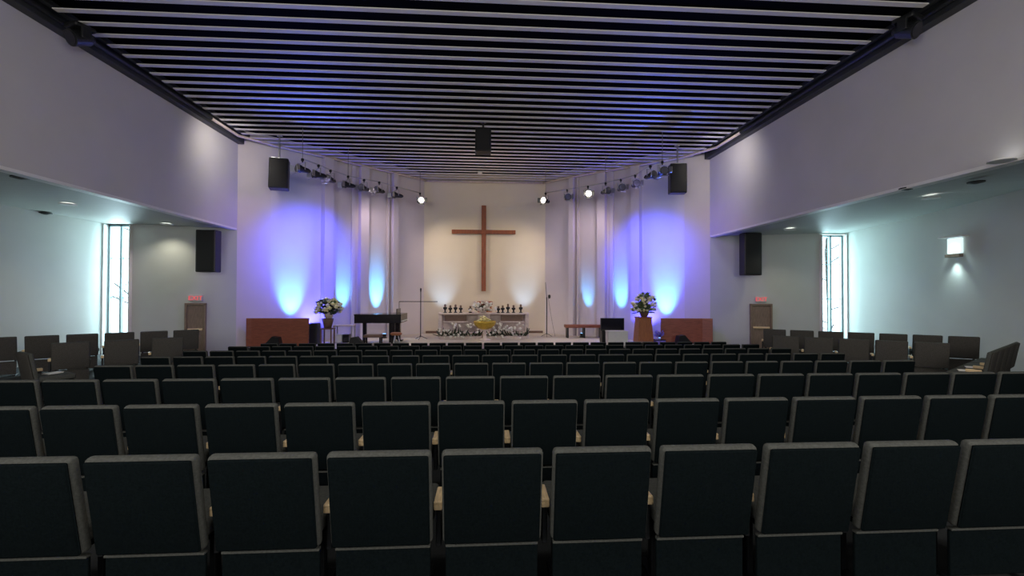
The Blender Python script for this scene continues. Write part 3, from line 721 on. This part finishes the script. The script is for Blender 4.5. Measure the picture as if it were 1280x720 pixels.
stand_base(t, .26)
YM = 18.2; xm = px2(683.5, YM); zt_ = atY(683, 353, YM).z-ZST
t = thing('microphone_stand', 'microphone on a slim stand against the cream wall right of the cross', 'stand', (xm, YM, ZST))
obj('pole', lambda bm: cyl(bm, (0, 0, .10), (0, 0, 1.62), .020, n=8), 'chairmetal', t)
obj('boom', lambda bm: cyl(bm, (0, 0, 1.60), (-.06, -.04, zt_), .010, n=8), 'chairmetal', t)
obj('microphone', lambda bm: lathe(bm, [(.02, 1.56), (.05, 1.60), (.055, 1.68), (.03, 1.72)], (.10, -.02, 0), 12), 'black', t, smooth=True)
obj('cable', lambda bm: tube(bm, [(.06, -.02, 1.58), (.12, -.02, 1.2), (.22, -.02, .6), (.34, -.02, .02)], .006, 5), 'chairmetal', t)
stand_base(t, .25)

# ------------------------------------------------------------------ wooden screens at both sides, bench, screen, boxes
def screen(pts, h, label):
    t = thing('wooden_screen', label, 'screen', (*pts[0], ZST), 0, 'low reddish wooden screens')
    for a, b in zip(pts, pts[1:]):
        a2, b2 = (a[0]-pts[0][0], a[1]-pts[0][1]), (b[0]-pts[0][0], b[1]-pts[0][1])
        obj('panel', lambda bm: wall_seg(bm, a2, b2, .03, h, .05, 1), 'redwood', t)
        obj('top_rail', lambda bm: wall_seg(bm, a2, b2, h, h+.03, .07, 1), 'stand', t)
        obj('foot', lambda bm: wall_seg(bm, a2, b2, 0, .03, .09, 1), 'riser', t)
screen([(px2(303, 14.95)+.1, 15.0), (px2(312, 15.0)+.06, 15.02), (px2(386, 15.05), 15.05)], atY(350, 399, 15.0).z-ZST, 'low reddish wooden screen below the left loudspeaker')
screen([(px2(826, 15.6), 15.6), (px2(878, 15.4), 15.4), (px2(889, 15.35), 15.25)], atY(850, 399, 15.5).z-ZST, 'low reddish wooden screen at the right end of the stage')
YD = 15.9; x0, x1 = px2(388, YD), px2(399, YD)
t = thing('stage_amplifier', 'dark upright cabinet between wooden screen and left flowers', 'amplifier', ((x0+x1)/2, YD, ZST))
obj('cabinet', lambda bm: box(bm, (0, 0, .36), (x1-x0, .34, .72), .02), 'black', t)
obj('grille', lambda bm: box(bm, (0, -.175, .3), ((x1-x0)*.85, .02, .5), .005), 'grille', t)
def wedge(px, Y, label, w_=.5, flip=1):
    t = thing('floor_monitor', label, 'speaker', (px2(px, Y), Y, ZST), 0, 'wedge monitors on the stage')
    def f(bm):
        prof = [(-.24, 0), (.24, 0), (.24, .12), (.02, .36), (-.16, .33)]
        a = [bm.verts.new((x*flip, -w_/2*.6, z)) for x, z in prof]; b = [bm.verts.new((x*flip, w_/2*.6, z)) for x, z in prof]
        for i in range(5): j = (i+1) % 5; bm.faces.new((a[i], a[j], b[j], b[i]))
        bm.faces.new(a[::-1]); bm.faces.new(b)
    obj('cabinet', f, 'black', t)
    obj('grille', lambda bm: box(bm, (flip*.13, 0, .245), (.30, w_*.5, .015), .004, Matrix.Rotation(flip*math.radians(47.5), 3, 'Y')), 'grille', t)
wedge(344, 14.95, 'black wedge monitor before the left wooden screen', flip=-1)
wedge(853, 15.0, 'black wedge monitor before the right wooden screen', flip=1)
wedge(446, 14.75, 'black wedge monitor on the stage edge in front of the piano', .42)
YH = 17.8; x0, x1 = px2(706, YH), px2(753, YH); hz = atY(725, 406, YH).z-ZST
t = thing('red_bench', 'long low bench with red top behind the dark screen', 'bench', ((x0+x1)/2, YH, ZST))
obj('seat', lambda bm: box(bm, (0, 0, hz-.05), (x1-x0, .4, .12), .02), 'redwood', t)
for sx in (-1, 0, 1): obj('leg', lambda bm: box(bm, (sx*((x1-x0)/2-.1), 0, (hz-.1)/2), (.06, .34, hz-.1), .006), 'chairmetal', t)
YV = 15.4; x0, x1 = px2(750.5, YV), px2(780, YV); z0, z1 = atY(765, 413, YV).z-ZST, atY(765, 397.5, YV).z-ZST
t = thing('display_screen', 'dark flat display on a black cart right of the pale table', 'screen', ((x0+x1)/2, YV, ZST))
obj('bezel', lambda bm: box(bm, (0, 0, (z0+z1)/2), (x1-x0, .06, z1-z0), .01), 'black', t)
obj('display', lambda bm: box(bm, (0, -.032, (z0+z1)/2), (x1-x0-.06, .006, z1-z0-.06)), 'screen', t)
obj('cart', lambda bm: (box(bm, (-.2, .1, z0/2), (.36, .3, z0), .01), box(bm, (.2, .1, z0/2), (.3, .26, z0*.9), .01)), 'black', t)
x0, x1 = px2(758.5, 14.9), px2(783, 14.9); zz = atY(770, 413.5, 14.9).z-ZST
t = thing('projector_case', 'white box with blue reflection in front of the dark display', 'box', ((x0+x1)/2, 14.9, ZST))
obj('body', lambda bm: box(bm, (0, 0, zz/2), (x1-x0, .34, zz-.02), .015), 'white', t)
obj('lid', lambda bm: box(bm, (0, 0, zz-.01), (x1-x0+.02, .36, .03), .006), 'white', t)
def rib(bm):
    for k in range(14):
        a = random.uniform(0, 6.28); L = random.uniform(.15, .3); e = random.uniform(.2, 1.2)
        p = Vector((0, 0, .1)); d = Vector((math.cos(a)*math.cos(e), math.sin(a)*.5, math.sin(e)))
        q = Vector((-math.sin(a), math.cos(a), .3))
        tube(bm, [p, p+d*L*.6+q*.06, p+d*L+q*.02, p+d*L*.7-q*.07, p+d*.02], .012, 5)
t = thing('ribbon_bow', 'shiny purple ribbon bow right of the wooden pedestal', 'ribbon', (px2(824, 15.3), 15.3, ZST+.16))
obj('loops', rib, 'purple', t, smooth=True)
t = thing('gift_box', 'small dark box under the purple ribbon bow', 'box', (px2(824, 15.3), 15.3, ZST))
obj('body', lambda bm: box(bm, (0, 0, .08), (.34, .3, .16), .01), 'purple', t)
obj('lid', lambda bm: box(bm, (0, 0, .165), (.36, .32, .03), .006), 'screen', t)
for px, wd_, lab in ((800, 1.0, 'low dark platform box in front of the wooden pedestal'),):
    t = thing('platform_box', lab, 'box', (px2(px, 14.85)+.05, 14.85, ZST)); obj('body', lambda bm: box(bm, (0, 0, .06), (.8, .3, .12), .01), 'chairmetal', t)
    obj('top', lambda bm: box(bm, (0, 0, .13), (.82, .32, .02), .004), 'rail', t)

# ------------------------------------------------------------------ stage light beams (from the fittings on the rails)
LL = [atZ(px, py, ZF) for px, py in LIGHTS_L]; LR = [atZ(px, py, ZF) for px, py in LIGHTS_R]
def beam(p, tgt, e, col, size=40, blend=.8, soft=.12): light('SPOT', Vector(p)+Vector((0, 0, -.15)), e, col, tgt, spot_size=math.radians(size), spot_blend=blend, shadow_soft_size=soft)
WARM = (1, .80, .52)
for p, s_ in ((LL[7], -1), (LR[0], 1)):
    beam(p, (s_*.4, 20, 1.6), 70, WARM, 100, 1)
for s_, L in ((-1, LL), (1, LR[::-1])):
    beam(L[4], (s_*3.4, 19.2, 2.6), 150, (1, .80, .86), 100, 1, .3)      # pale wash on the ribbed wall
    beam(L[1], (s_*4.8, 17.6, 3.6), 60, (.50, .42, 1), 120, 1, .2)
    beam(L[5], (s_*.5, 20, 2.8), 480, WARM, 60, 1)
    beam(L[5], (-s_*4.4, 18.4, 3.2), 620, (.90, .80, 1), 46, 1, .1)
    beam(L[3], (s_*-1.0, 17.6, .3), 1200, (1, .88, .74), 45, 1)
    beam(L[2], (s_*5.6, 15.7, .6), 350, (1, .93, .80), 30, 1)            # flowers
    beam(L[6], (s_*3.6, 16.2, .2), 700, (1, .90, .80), 50, 1)
# blue washes: on the flat walls, and spilling on the ceiling slats
for pts, side in ((SL, -1), (SR, 1)):
    p = along(pts, 1, 1.1, 2.7); q = along(pts, 1, 1.2, 0)
    light('SPOT', (p[0], p[1], 4.6), 1000, (.07, .08, 1.0), (q[0], q[1], 3.0), spot_size=math.radians(84), spot_blend=1, shadow_soft_size=.1)
    light('SPOT', (side*5.6, 14.4, 4.4), 480, (.05, .12, 1.0), (side*4.4, 10.8, 6.9), spot_size=math.radians(92), spot_blend=1, shadow_soft_size=.1)
    light('SPOT', (side*3.2, 13.4, 5.2), 230, (.70, .40, 1.0), (side*7.9, 15.1, 2.4), spot_size=math.radians(70), spot_blend=1, shadow_soft_size=.4)
    light('SPOT', (side*6.6, 13.2, 6.3), 75, (1, .92, .85), (side*8.0, 14.0, 5.6), spot_size=math.radians(140), spot_blend=1, shadow_soft_size=.1)
# warm glow on the last slats above the stage
light('SPOT', (0, 16.2, 4.2), 70, (1, .72, .62), (0, 17.2, 6.9), spot_size=math.radians(140), spot_blend=1, shadow_soft_size=.2)
